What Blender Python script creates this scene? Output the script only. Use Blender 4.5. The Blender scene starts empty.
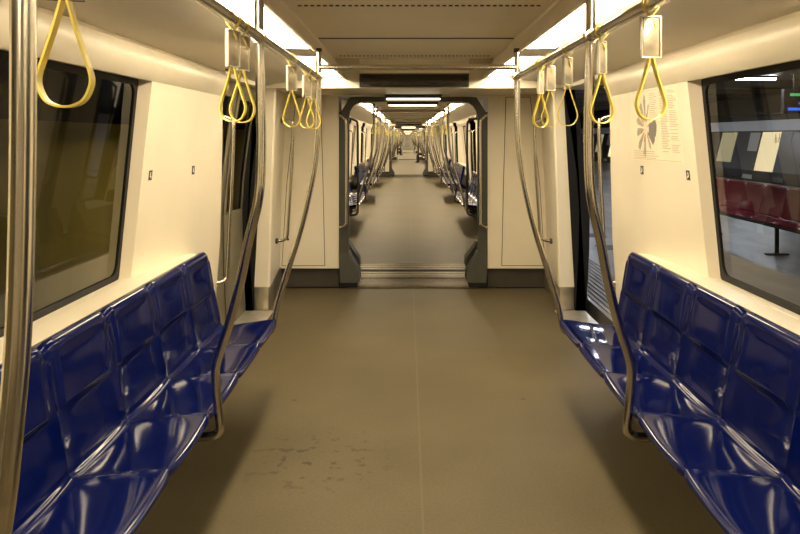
import bpy, bmesh, math, random
from mathutils import Vector, Matrix

random.seed(7)
S = bpy.context.scene
C = S.collection
PI = math.pi

# ------------------------------------------------------------------ materials
def new_mat(name):
    m = bpy.data.materials.new(name); m.use_nodes = True
    nt = m.node_tree
    return m, nt, nt.nodes['Principled BSDF']

def mat(name, col, rough=.5, metal=0., noise=0., nscale=6., bump=0., bscale=60., coat=0., spec=.5, stretch=None):
    m, nt, b = new_mat(name)
    b.inputs['Base Color'].default_value = (*col, 1)
    b.inputs['Roughness'].default_value = rough
    b.inputs['Metallic'].default_value = metal
    b.inputs['Coat Weight'].default_value = coat
    b.inputs['Coat Roughness'].default_value = .06
    b.inputs['Specular IOR Level'].default_value = spec
    tc = nt.nodes.new('ShaderNodeTexCoord')
    src = tc.outputs['Object']
    if stretch:
        mp = nt.nodes.new('ShaderNodeMapping'); mp.inputs['Scale'].default_value = stretch
        nt.links.new(src, mp.inputs['Vector']); src = mp.outputs['Vector']
    if noise:
        n = nt.nodes.new('ShaderNodeTexNoise'); n.inputs['Scale'].default_value = nscale
        n.inputs['Detail'].default_value = 4
        nt.links.new(src, n.inputs['Vector'])
        r = nt.nodes.new('ShaderNodeValToRGB')
        r.color_ramp.elements[0].position = .3; r.color_ramp.elements[1].position = .7
        r.color_ramp.elements[0].color = (*[c * (1 - noise) for c in col], 1)
        r.color_ramp.elements[1].color = (*[min(1, c * (1 + noise)) for c in col], 1)
        nt.links.new(n.outputs['Fac'], r.inputs['Fac'])
        nt.links.new(r.outputs['Color'], b.inputs['Base Color'])
    if bump:
        n2 = nt.nodes.new('ShaderNodeTexNoise'); n2.inputs['Scale'].default_value = bscale
        nt.links.new(src, n2.inputs['Vector'])
        bp = nt.nodes.new('ShaderNodeBump'); bp.inputs['Strength'].default_value = bump; bp.inputs['Distance'].default_value = .01
        nt.links.new(n2.outputs['Fac'], bp.inputs['Height'])
        nt.links.new(bp.outputs['Normal'], b.inputs['Normal'])
    return m

def emit(name, col, strength):
    m, nt, b = new_mat(name)
    b.inputs['Base Color'].default_value = (*[c * .8 for c in col], 1)
    b.inputs['Emission Color'].default_value = (*col, 1)
    b.inputs['Emission Strength'].default_value = strength
    return m

def glass_mat(name, tint):
    m = bpy.data.materials.new(name); m.use_nodes = True
    nt = m.node_tree; nt.nodes.clear()
    out = nt.nodes.new('ShaderNodeOutputMaterial'); mx = nt.nodes.new('ShaderNodeMixShader')
    tr = nt.nodes.new('ShaderNodeBsdfTransparent'); tr.inputs['Color'].default_value = (*tint, 1)
    gl = nt.nodes.new('ShaderNodeBsdfGlossy'); gl.inputs['Roughness'].default_value = .02
    lw = nt.nodes.new('ShaderNodeLayerWeight')
    pw = nt.nodes.new('ShaderNodeMath'); pw.operation = 'POWER'; pw.inputs[1].default_value = 5
    mr = nt.nodes.new('ShaderNodeMapRange'); mr.inputs['To Min'].default_value = .06; mr.inputs['To Max'].default_value = 1.
    nt.links.new(lw.outputs['Facing'], pw.inputs[0]); nt.links.new(pw.outputs[0], mr.inputs['Value'])
    nt.links.new(mr.outputs[0], mx.inputs[0]); nt.links.new(tr.outputs[0], mx.inputs[1]); nt.links.new(gl.outputs[0], mx.inputs[2])
    nt.links.new(mx.outputs[0], out.inputs[0])
    return m

WARM = (1.0, .82, .54)
M = {}
M['cream'] = mat('cream_panel', (.75, .685, .55), .35, noise=.03, nscale=2.5, spec=.4)
M['ceil'] = mat('ceiling_panel', (.95, .89, .78), .55, noise=.02, nscale=2., spec=.3)
M['seam'] = mat('dark_seam', (.03, .025, .02), .7)
M['steel'] = mat('brushed_steel', (.60, .56, .48), .22, 1.)
M['alu'] = mat('aluminium_sill', (.62, .58, .50), .38, .7, noise=.08, nscale=20.)
M['kick'] = mat('steel_kick_plate', (.42, .38, .30), .35, .8, noise=.10, nscale=14.)
M['thresh'] = mat('threshold_metal', (.15, .125, .085), .38, .75, noise=.15, nscale=18.)
M['dark'] = mat('dark_recess', (.045, .038, .028), .6, noise=.15)
M['black'] = mat('black_rubber', (.008, .008, .009), .55, spec=.25)
M['portal'] = mat('grey_green_portal', (.045, .046, .035), .5, noise=.12, nscale=9.)
M['blue'] = mat('blue_plastic', (.0015, .0046, .056), .10, noise=.05, nscale=5., spec=.18)
M['yellow'] = mat('yellow_strap', (.74, .60, .10), .35, noise=.06, nscale=40.)
M['acrylic'] = mat('clear_acrylic', (.72, .68, .58), .08, .25, coat=.8)
M['card'] = mat('silver_card', (.62, .55, .42), .25, .55, noise=.25, nscale=22.)
M['paper'] = mat('poster_film', (.80, .72, .55), .35, noise=.02)
M['ink'] = mat('grey_ink', (.33, .30, .25), .6)
M['ink2'] = mat('dark_ink', (.17, .16, .14), .6)
M['orange'] = mat('orange_ink', (.55, .22, .10), .6)
M['white'] = mat('white_ink', (.85, .82, .75), .5)
M['screen'] = mat('display_screen', (.012, .010, .008), .18, coat=.3)
M['lightpanel'] = emit('light_diffuser', WARM, 27.)
M['endlamp'] = emit('end_lamp_diffuser', (1.0, .86, .62), 4.)
M['glass'] = glass_mat('window_glass', (.72, .74, .72))
M['dglass'] = glass_mat('dark_door_glass', (.35, .33, .28))
M['leaf'] = mat('door_leaf', (.20, .18, .12), .4, .3, noise=.08)
M['leafframe'] = mat('door_glass_frame', (.42, .38, .28), .4, .4)
M['tunnel'] = mat('olive_tunnel_wall', (.30, .235, .045), .8, noise=.35, nscale=1.2, stretch=(1, 1, .25))
M['tunneldark'] = mat('dark_tunnel_vault', (.04, .035, .025), .9, noise=.2)
M['platfloor'] = mat('platform_stone', (.165, .155, .14), .35, noise=.45, nscale=1.8, stretch=(1.6, .5, 1))
M['tactile'] = mat('tactile_strip', (.30, .27, .21), .5, noise=.15, nscale=9.)
M['platceil'] = mat('platform_ceiling', (.045, .036, .025), .6, noise=.2, nscale=1.)
M['red'] = mat('red_plastic', (.24, .008, .032), .22, noise=.06, nscale=5., spec=.15)
M['trainbody'] = mat('grey_train_body', (.05, .05, .055), .35, .2, noise=.1)
M['trainwhite'] = mat('white_train_band', (.92, .93, .98), .35)
M['lit'] = emit('lit_interior', (1.0, .82, .50), .9)
M['tube'] = emit('platform_tube', (.86, .90, 1.0), 115.)
M['led_blue'] = emit('led_blue', (.03, .16, 1.0), 1.0)
M['led_green'] = emit('led_green', (.12, .75, .22), .6)
M['trouser'] = mat('dark_trousers', (.012, .012, .014), .8, noise=.1)
M['top'] = mat('pale_top', (.62, .58, .52), .8, noise=.05)
M['skin'] = mat('skin', (.45, .27, .18), .55)
M['hair'] = mat('dark_hair', (.02, .015, .01), .6)

def floor_mat():
    m, nt, b = new_mat('worn_vinyl_floor')
    tc = nt.nodes.new('ShaderNodeTexCoord')
    L = nt.links.new
    n1 = nt.nodes.new('ShaderNodeTexNoise'); n1.inputs['Scale'].default_value = 1.3; n1.inputs['Detail'].default_value = 5
    L(tc.outputs['Object'], n1.inputs['Vector'])
    r1 = nt.nodes.new('ShaderNodeValToRGB')
    r1.color_ramp.elements[0].color = (.084, .067, .035, 1); r1.color_ramp.elements[0].position = .32
    r1.color_ramp.elements[1].color = (.116, .095, .053, 1); r1.color_ramp.elements[1].position = .68
    L(n1.outputs['Fac'], r1.inputs['Fac'])
    # fine flecks
    n2 = nt.nodes.new('ShaderNodeTexNoise'); n2.inputs['Scale'].default_value = 90.; n2.inputs['Detail'].default_value = 2
    L(tc.outputs['Object'], n2.inputs['Vector'])
    r2 = nt.nodes.new('ShaderNodeValToRGB'); r2.color_ramp.elements[0].position = .35; r2.color_ramp.elements[1].position = .65
    r2.color_ramp.elements[0].color = (.90, .90, .90, 1); r2.color_ramp.elements[1].color = (1.06, 1.06, 1.06, 1)
    L(n2.outputs['Fac'], r2.inputs['Fac'])
    mx = nt.nodes.new('ShaderNodeMixRGB'); mx.blend_type = 'MULTIPLY'; mx.inputs['Fac'].default_value = 1
    L(r1.outputs['Color'], mx.inputs['Color1']); L(r2.outputs['Color'], mx.inputs['Color2'])
    # dried dark spots on the floor near the left bench
    sep = nt.nodes.new('ShaderNodeSeparateXYZ'); L(tc.outputs['Object'], sep.inputs[0])
    dist = nt.nodes.new('ShaderNodeVectorMath'); dist.operation = 'DISTANCE'
    dist.inputs[1].default_value = (-.47, 3.30, 0)
    L(tc.outputs['Object'], dist.inputs[0])
    mr = nt.nodes.new('ShaderNodeMapRange'); mr.inputs['From Min'].default_value = .12; mr.inputs['From Max'].default_value = .42
    mr.inputs['To Min'].default_value = 1.; mr.inputs['To Max'].default_value = 0.
    L(dist.outputs['Value'], mr.inputs['Value'])
    n3 = nt.nodes.new('ShaderNodeTexNoise'); n3.inputs['Scale'].default_value = 17.; n3.inputs['Detail'].default_value = 3
    L(tc.outputs['Object'], n3.inputs['Vector'])
    th = nt.nodes.new('ShaderNodeMapRange'); th.inputs['From Min'].default_value = .585; th.inputs['From Max'].default_value = .645
    L(n3.outputs['Fac'], th.inputs['Value'])
    mu = nt.nodes.new('ShaderNodeMath'); mu.operation = 'MULTIPLY'
    L(mr.outputs[0], mu.inputs[0]); L(th.outputs[0], mu.inputs[1])
    sc = nt.nodes.new('ShaderNodeMath'); sc.operation = 'MULTIPLY'; sc.inputs[1].default_value = .75
    L(mu.outputs[0], sc.inputs[0])
    mx2 = nt.nodes.new('ShaderNodeMixRGB'); mx2.inputs['Color2'].default_value = (.018, .017, .012, 1)
    L(sc.outputs[0], mx2.inputs['Fac']); L(mx.outputs['Color'], mx2.inputs['Color1'])
    # sparse specks anywhere
    vo = nt.nodes.new('ShaderNodeTexVoronoi'); vo.inputs['Scale'].default_value = 2.3
    L(tc.outputs['Object'], vo.inputs['Vector'])
    vt = nt.nodes.new('ShaderNodeMapRange'); vt.inputs['From Min'].default_value = .045; vt.inputs['From Max'].default_value = .02
    vt.inputs['To Min'].default_value = 0.; vt.inputs['To Max'].default_value = .6
    L(vo.outputs['Distance'], vt.inputs['Value'])
    mx3 = nt.nodes.new('ShaderNodeMixRGB'); mx3.inputs['Color2'].default_value = (.03, .026, .018, 1)
    L(vt.outputs[0], mx3.inputs['Fac']); L(mx2.outputs['Color'], mx3.inputs['Color1'])
    # welded centre joint of the sheet
    ab = nt.nodes.new('ShaderNodeMath'); ab.operation = 'ABSOLUTE'; L(sep.outputs[0], ab.inputs[0])
    jt = nt.nodes.new('ShaderNodeMapRange'); jt.inputs['From Min'].default_value = .006; jt.inputs['From Max'].default_value = .003
    jt.inputs['To Min'].default_value = 0.; jt.inputs['To Max'].default_value = .30
    L(ab.outputs[0], jt.inputs['Value'])
    mx4 = nt.nodes.new('ShaderNodeMixRGB'); mx4.inputs['Color2'].default_value = (.17, .14, .095, 1)
    L(jt.outputs[0], mx4.inputs['Fac']); L(mx3.outputs['Color'], mx4.inputs['Color1'])
    L(mx4.outputs['Color'], b.inputs['Base Color'])
    b.inputs['Specular IOR Level'].default_value = .22
    rr = nt.nodes.new('ShaderNodeMapRange'); rr.inputs['To Min'].default_value = .5; rr.inputs['To Max'].default_value = .62
    L(n1.outputs['Fac'], rr.inputs['Value']); L(rr.outputs[0], b.inputs['Roughness'])
    return m
M['floor'] = floor_mat()

# ------------------------------------------------------------------ mesh helpers
class MB:
    def __init__(s): s.v = []; s.f = []
    def add(s, vs, fs):
        o = len(s.v); s.v += [tuple(p) for p in vs]; s.f += [tuple(i + o for i in f) for f in fs]; return s
    def box(s, x0, x1, y0, y1, z0, z1, bev=0.):
        x0, x1 = min(x0, x1), max(x0, x1); y0, y1 = min(y0, y1), max(y0, y1); z0, z1 = min(z0, z1), max(z0, z1)
        if bev <= 0:
            vs = [(x, y, z) for z in (z0, z1) for y in (y0, y1) for x in (x0, x1)]
            return s.add(vs, [(0, 2, 3, 1), (4, 5, 7, 6), (0, 1, 5, 4), (2, 6, 7, 3), (0, 4, 6, 2), (1, 3, 7, 5)])
        bm = bmesh.new(); bmesh.ops.create_cube(bm, size=1)
        for v in bm.verts:
            v.co = Vector(((x0 + x1) / 2 + v.co.x * (x1 - x0), (y0 + y1) / 2 + v.co.y * (y1 - y0), (z0 + z1) / 2 + v.co.z * (z1 - z0)))
        bmesh.ops.bevel(bm, geom=bm.edges[:], offset=min(bev, (x1-x0)*.45, (y1-y0)*.45, (z1-z0)*.45), segments=2, affect='EDGES', profile=.5)
        bm.verts.index_update()
        s.add([v.co[:] for v in bm.verts], [[v.index for v in f.verts] for f in bm.faces]); bm.free(); return s
    def loft(s, secs, closed=False, caps=False):
        """secs: list of equal-length point lists."""
        n = len(secs[0]); vs = [p for sec in secs for p in sec]; fs = []
        for i in range(len(secs) - 1):
            for j in range(n if closed else n - 1):
                k = (j + 1) % n
                fs.append((i*n + j, i*n + k, (i+1)*n + k, (i+1)*n + j))
        if caps:
            fs.append(tuple(range(n - 1, -1, -1))); fs.append(tuple((len(secs) - 1)*n + j for j in range(n)))
        return s.add(vs, fs)
    def prism(s, poly, y0, y1):
        """closed polygon of (x, z) extruded along y."""
        return s.loft([[(x, y0, z) for x, z in poly], [(x, y1, z) for x, z in poly]], True, True)
    def tube(s, pts, r, n=12, caps=True, flat=None):
        pts = [Vector(p) for p in pts]
        T = []
        for i in range(len(pts)):
            a = pts[max(0, i - 1)]; b = pts[min(len(pts) - 1, i + 1)]
            T.append((b - a).normalized())
        up = Vector((0, 0, 1)) if abs(T[0].z) < .9 else Vector((0, 1, 0))
        nrm = (up - T[0] * up.dot(T[0])).normalized()
        secs = []
        for i, p in enumerate(pts):
            if i:
                nrm = (nrm - T[i] * nrm.dot(T[i])).normalized()
            bn = T[i].cross(nrm)
            secs.append([p + nrm * (r * math.cos(2*PI*k/n)) + bn * (r * math.sin(2*PI*k/n)) for k in range(n)])
        return s.loft(secs, True, caps)
    def band(s, pts, w, th, closed=False):
        """flat strip in the x-z plane: width w along y, thickness th."""
        P = [Vector(p) for p in pts]; n = len(P); secs = []
        for i in range(n):
            a = P[(i - 1) % n] if closed or i else P[0]; b = P[(i + 1) % n] if closed or i < n - 1 else P[-1]
            t = (b - a).normalized(); nn = Vector((t.z, 0, -t.x)).normalized() * th / 2
            y = Vector((0, w / 2, 0))
            secs.append([P[i] + nn + y, P[i] + nn - y, P[i] - nn - y, P[i] - nn + y])
        if closed: secs.append(secs[0])
        return s.loft(secs, True, not closed)
    def cyl(s, c, axis, r, h, n=16):
        ax = Vector(axis).normalized(); c = Vector(c)
        return s.tube([c - ax*h/2, c + ax*h/2], r, n)
    def build(s, name, m, parent=None, org=(0, 0, 0), smooth=True, ang=35):
        me = bpy.data.meshes.new(name)
        ox, oy, oz = org
        me.from_pydata([(x - ox, y - oy, z - oz) for x, y, z in s.v], [], s.f)
        bm = bmesh.new(); bm.from_mesh(me)
        bmesh.ops.remove_doubles(bm, verts=bm.verts, dist=1e-6)
        bmesh.ops.recalc_face_normals(bm, faces=bm.faces[:]); bm.to_mesh(me); bm.free()
        if smooth:
            me.polygons.foreach_set('use_smooth', [True] * len(me.polygons))
            me.set_sharp_from_angle(angle=math.radians(ang))
        me.materials.append(m)
        o = bpy.data.objects.new(name, me); C.objects.link(o)
        if parent is not None: o.parent = parent
        else: o.location = org
        return o

def smooth_path(pts, k=5):
    P = [Vector(p) for p in pts]; out = []
    for i in range(len(P) - 1):
        a = P[max(0, i-1)]; b = P[i]; c = P[i+1]; d = P[min(len(P)-1, i+2)]
        for j in range(k):
            t = j / k
            out.append(.5*((2*b) + (c - a)*t + (2*a - 5*b + 4*c - d)*t*t + (3*b - a - 3*c + d)*t**3))
    out.append(P[-1]); return out

def thing(name, label, cat, loc=(0, 0, 0), group=None):
    o = bpy.data.objects.new(name, None); C.objects.link(o); o.location = loc
    o.empty_display_size = .1
    return tag(o, label, cat, group)
def tag(o, label, cat, group=None):
    o['label'] = label; o['category'] = cat
    if group: o['group'] = group
    return o
def struct(o, label=None):
    o['kind'] = 'structure'
    if label: o['label'] = label
    return o
def dup(root, loc, label, group=None, rotz=None):
    r = root.copy(); C.objects.link(r); r.location = loc; r['label'] = label
    if rotz is not None: r.rotation_euler = (0, 0, rotz)
    if group: r['group'] = group
    for ch in root.children:
        c = ch.copy(); C.objects.link(c); c.parent = r
        for g in ch.children:
            d = g.copy(); C.objects.link(d); d.parent = c
    return r
ORD = ['first', 'second', 'third', 'fourth', 'fifth', 'sixth', 'seventh', 'eighth', 'ninth']
SIDE = {-1: 'left', 1: 'right'}
def where(k):      # which carriage
    return 'near carriage' if k == 0 else f'carriage beyond the {ORD[k-1]} gangway'
def whereshort(k):
    return 'in the near carriage' if k == 0 else f'beyond {ORD[k-1]} gangway'

# ------------------------------------------------------------------ layout
G0, PITCH, NCAR = 7.45, 19.6, 5
HALF = PITCH / 2
BENCH = [(3.42, 6.14), (8.44, 11.16), (13.46, 16.18)]
DOOR = [(1.37, 2.70), (6.60, 7.98), (11.62, 13.0), (16.90, 18.23)]
WALL = [(2.70, 6.60), (7.98, 11.62), (13.0, 16.90)]
SW = (6.14 - 3.42) / 6

E_PROF = [(1.250, 1.872), (1.228, 1.850), (1.218, 1.815), (1.222, 1.772), (1.240, 1.735), (1.258, 1.713), (1.262, 1.40), (1.272, .95), (1.276, .788), (1.300, .45), (1.315, 0.)]
W_PROF = [(1.250, 1.872), (1.228, 1.850), (1.218, 1.815), (1.222, 1.772), (1.240, 1.735), (1.262, 1.713), (1.298, 1.40), (1.345, .95), (1.363, .788), (1.368, .45), (1.368, 0.)]
GLASS = [(1.328, 1.722), (1.422, .780)]
DOORP = [(1.245, 1.86), (1.30, 1.55), (1.355, 1.15), (1.375, .85), (1.370, .5), (1.345, 0.)]      # bulging body side at the doors

def lerp_prof(w):
    return [(a[0] + (b[0]-a[0])*w, a[1] + (b[1]-a[1])*w) for a, b in zip(E_PROF, W_PROF)]
def wfun(d, dw):
    w = min(1, max(0, (d/dw - .42) / .52)); return w*w*(3 - 2*w)
def wall_x(t_from_edge, z):
    P = lerp_prof(wfun(t_from_edge, 1.305))
    for a, b in zip(P, P[1:]):
        if b[1] <= z <= a[1]:
            f = (a[1]-z) / max(1e-6, a[1]-b[1]); return a[0] + (b[0]-a[0])*f
    return P[-1][0]
def prof_x(P, z):
    for a, b in zip(P, P[1:]):
        if b[1] <= z <= a[1]:
            f = (a[1]-z) / max(1e-6, a[1]-b[1]); return a[0] + (b[0]-a[0])*f
    return P[0][0] if z > P[0][1] else P[-1][0]

# ------------------------------------------------------------------ prototypes (first use keeps the prototype)
def seat_profile():
    pan = [(1.085, .398, 'u'), (.98, .396, 'u'), (.86, .404, 'u'), (.805, .409, 'u'), (.785, .410, 'f'), (.776, .417, 'f'), (.775, .427, 'f'), (.783, .437, 's'), (.803, .440, 's'),
           (.86, .434, 's'), (.93, .424, 's'), (1.0, .414, 's'), (1.055, .408, 's'), (1.074, .410, 's'), (1.083, .416, 's'), (1.088, .425, 'j'), (1.090, .436, 'j')]
    back = [(1.090, .436, 'j'), (1.094, .455, 'b'), (1.103, .50, 'b'), (1.114, .55, 'b'), (1.122, .595, 'b'), (1.120, .615, 'p'), (1.122, .635, 'p'), (1.132, .70, 'p'), (1.143, .76, 'p'),
            (1.150, .795, 't'), (1.158, .812, 't'), (1.172, .822, 't'), (1.188, .816, 't'), (1.195, .795, 'r'), (1.190, .74, 'r'), (1.165, .60, 'r'), (1.13, .45, 'r'), (1.11, .39, 'r')]
    return pan, back
def seat_mesh(pts, sgn, nu=26):
    secs = []
    w = SW - .003
    for i in range(nu + 1):
        u = i / nu; u = .5 - .5*math.cos(PI*u) * .35 - (.5 - u) * .65   # denser at the edges
        e = abs(2*u - 1); d = 1 - e**3.2; q = max(0, (e - .78) / .22)
        sec = []
        for x, z, k in pts:
            if k == 's': z -= .011*(1 - e*e); z += .003*(e**10)
            elif k == 'u': z -= .010*(1 - e*e)
            elif k == 'f': x += .007*q*q; z -= .007*d
            elif k == 'j': z -= .012*d; x += .008*d
            elif k == 'b': x += .020*d - .003
            elif k == 'p':
                pe = 1 - min(1, max(0, (e - .72) / .20)); pe = pe*pe*(3 - 2*pe)
                x += .015*d - .008*pe + .006*q
            elif k == 't': x += .008*q*q; z -= .020*q*q
            elif k == 'r': z -= .02*q*q if z > .7 else 0
            sec.append((sgn*x, (u - .5)*w, z))
        secs.append([tuple(p) for p in smooth_path(sec, 4 if nu > 10 else 1)])
    return secs
_seat = {}
def make_seat(sgn, simple=False):
    pan, back = seat_profile()
    def res(p):
        out = []
        for i, a in enumerate(p): out.append(a)
        return out
    r = thing('passenger_seat', '', 'seat')
    m = MB().loft(seat_mesh(pan, sgn), True, True); m.build('seat_pan', M['blue'], r, smooth=True, ang=50)
    m = MB().loft(seat_mesh(back, sgn), True, True); m.build('backrest', M['blue'], r, smooth=True, ang=50)
    for y in (-.12, .12):
        MB().box(sgn*.85, sgn*1.10, y - .018, y + .018, .352, .384, .004).build('mounting_bracket', M['dark'], r)
    return r
def make_seat_simple(sgn):
    pan, back = seat_profile()
    m = MB().loft(seat_mesh(pan, sgn, 6), True, True).loft(seat_mesh(back, sgn, 6), True, True)
    return tag(m.build('passenger_seat', M['blue']), '', 'seat')
def place_seat(sgn, y, label, group, simple=False):
    key = (sgn, simple)
    if key not in _seat:
        _seat[key] = make_seat_simple(sgn) if simple else make_seat(sgn)
        o = _seat[key]; o.location = (0, y, 0); o['label'] = label; o['group'] = group; return o
    return dup(_seat[key], (0, y, 0), label, group)

LA, LB = (.612, 1.951), (.778, 1.955)
RAILX, RAILZ = .556, 1.786
_strap = []
def make_strap():
    r = thing('hanging_strap', '', 'hanging strap')
    # loop over the rail
    top = []
    R = .0215
    pts = [(-.010, 0, -.052)]
    for a in range(-50, 231, 20):
        pts.append((R*math.cos(math.radians(a)), 0, R*math.sin(math.radians(a))))
    pts = [(-.012, 0, -.060), (-.001, 0, -.034)] + [(R*math.cos(math.radians(a)), 0, R*math.sin(math.radians(a))) for a in range(-45, 226, 18)] + [(.001, 0, -.034), (.012, 0, -.060)]
    MB().band(smooth_path(pts, 2), .012, .0028).build('rail_loop', M['yellow'], r)
    h = MB()
    z1, z0, w, t = -.030, -.138, .027, .0065
    # clear acrylic edge frame round a printed card
    for a in (-1, 1):
        h.box(a*w, a*(w - .005), -t, t, z0, z1, .002)
    h.box(-w, w, -t, t, z1 - .005, z1, .002); h.box(-w, w, -t, t, z0, z0 + .005, .002)
    ho = h.build('advert_holder', M['acrylic'], r)
    MB().box(-w + .006, w - .006, -.0045, .0045, z0 + .006, z1 - .006, .002).build('advert_card', M['card'], ho)
    L = []
    n = 28
    for i in range(n + 1):
        s = i / n
        if s <= .5:
            a = s*2
        # teardrop: narrow at the top, round at the bottom
    zt, zb, hw = -.136, -.292, .037
    side = [(.004, zt), (.008, zt - .016), (.017, zt - .048), (.028, zt - .082), (hw, zt - .112), (hw - .002, zt - .130), (.026, zt - .147), (.012, zt - .1545), (0, zb)]
    pts = [(x, 0, z) for x, z in side] + [(-x, 0, z) for x, z in reversed(side[:-1])]
    MB().band(smooth_path(pts, 4), .019, .0034).build('grip_loop', M['yellow'], r)
    return r
def place_strap(sgn, y, label, group, rot=0., hrot=0.):
    o = _place_strap(sgn, y, label, group, rot)
    for c in o.children:
        if c.name.startswith('advert_holder'): c.rotation_euler = (0, 0, hrot)
    return o
def _place_strap(sgn, y, label, group, rot=0.):
    loc = (sgn*RAILX, y, RAILZ)
    if not _strap:
        o = make_strap(); _strap.append(o); o.location = loc; o.rotation_euler = (0, 0, rot); o['label'] = label; o['group'] = group; return o
    return dup(_strap[0], loc, label, group, rot)

MIDPOLE = [(.556, 1.925), (.556, 1.786), (.552, 1.60), (.549, 1.42), (.5575, 1.25), (.601, 1.10), (.640, .95), (.687, .80), (.744, .65), (.758, .585), (.755, .50), (.746, .42), (.744, .39), (.753, .366), (.785, .354), (.86, .352)]
ENDPOLE = [(.553, 1.925), (.553, 1.78), (.553, 1.60), (.557, 1.48), (.575, 1.29), (.615, 1.085), (.663, .90), (.735, .67), (.780, .52), (.795, .45), (.805, .395), (.822, .366), (.86, .356)]
NEARPOLE = [(.556, 1.925), (.556, 1.78), (.556, 1.60), (.557, 1.40), (.562, 1.21), (.572, 1.08), (.590, .93), (.635, .72), (.70, .55), (.755, .43), (.79, .375), (.815, .36), (.86, .356)]
_pole = {}
def make_pole(sgn, kind):
    P = {'mid': MIDPOLE, 'end': ENDPOLE, 'near': NEARPOLE}[kind]
    r = thing('grab_pole', '', 'pole')
    lean = lambda z: (-.22*min(1, max(0, (z - .55)/.70)) if kind == 'mid' else 0)     # the middle poles rake towards the camera end
    MB().tube(smooth_path([(sgn*x, lean(z), z) for x, z in P], 4), .0165, 14).build('pole_tube', M['steel'], r)
    MB().cyl((sgn*P[0][0], lean(1.93), 1.932), (0, 0, 1), .0185, .022).build('top_cap', M['dark'], r)
    MB().cyl((sgn*.855, 0, P[-1][1]), (1, 0, 0), .024, .018).build('foot_flange', M['steel'], r)
    c = MB(); c.cyl((sgn*P[1][0], lean(1.78), 1.786), (0, 1, 0), .0235, .05)
    c.build('rail_clamp', M['steel'], r)
    return r
def place_pole(sgn, kind, y, label, group):
    if (sgn, kind) not in _pole:
        o = make_pole(sgn, kind); _pole[(sgn, kind)] = o; o.location = (0, y, 0); o['label'] = label; o['group'] = group; return o
    return dup(_pole[(sgn, kind)], (0, y, 0), label, group)

_lamp = {}
LLEN = 1.48
def make_lamp(sgn):
    r = thing('ceiling_light', '', 'ceiling light')
    a, b = (LA[0] + .002, LA[1] + .001), (LB[0] - .002, LB[1] - .001)
    m = MB()
    for o0, o1 in ((0., .0),):
        m.loft([[(sgn*a[0], y, a[1]), (sgn*b[0], y, b[1]), (sgn*b[0], y, b[1] + .02), (sgn*a[0], y, a[1] + .02)] for y in (-LLEN/2, LLEN/2)], True, True)
    m.build('diffuser', M['lightpanel'], r, smooth=False)
    for y in (-LLEN/2 - .106, LLEN/2 + .106):
        MB().loft([[(sgn*LA[0], q, LA[1] - .006), (sgn*LB[0], q, LB[1] - .006), (sgn*LB[0], q, LB[1] + .02), (sgn*LA[0], q, LA[1] + .02)] for q in (y - .105, y + .105)], True, True).build('end_frame', M['ceil'], r)
    return r
def place_lamp(sgn, y, label, group):
    if sgn not in _lamp:
        o = make_lamp(sgn); _lamp[sgn] = o; o.location = (0, y, 0); o['label'] = label; o['group'] = group; return o
    return dup(_lamp[sgn], (0, y, 0), label, group)

# ------------------------------------------------------------------ carriage
cnt = {'window': 0, 'door': 0, 'trim': 0}
def num(k): cnt[k] += 1; return f'{k}_{cnt[k]}'

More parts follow.
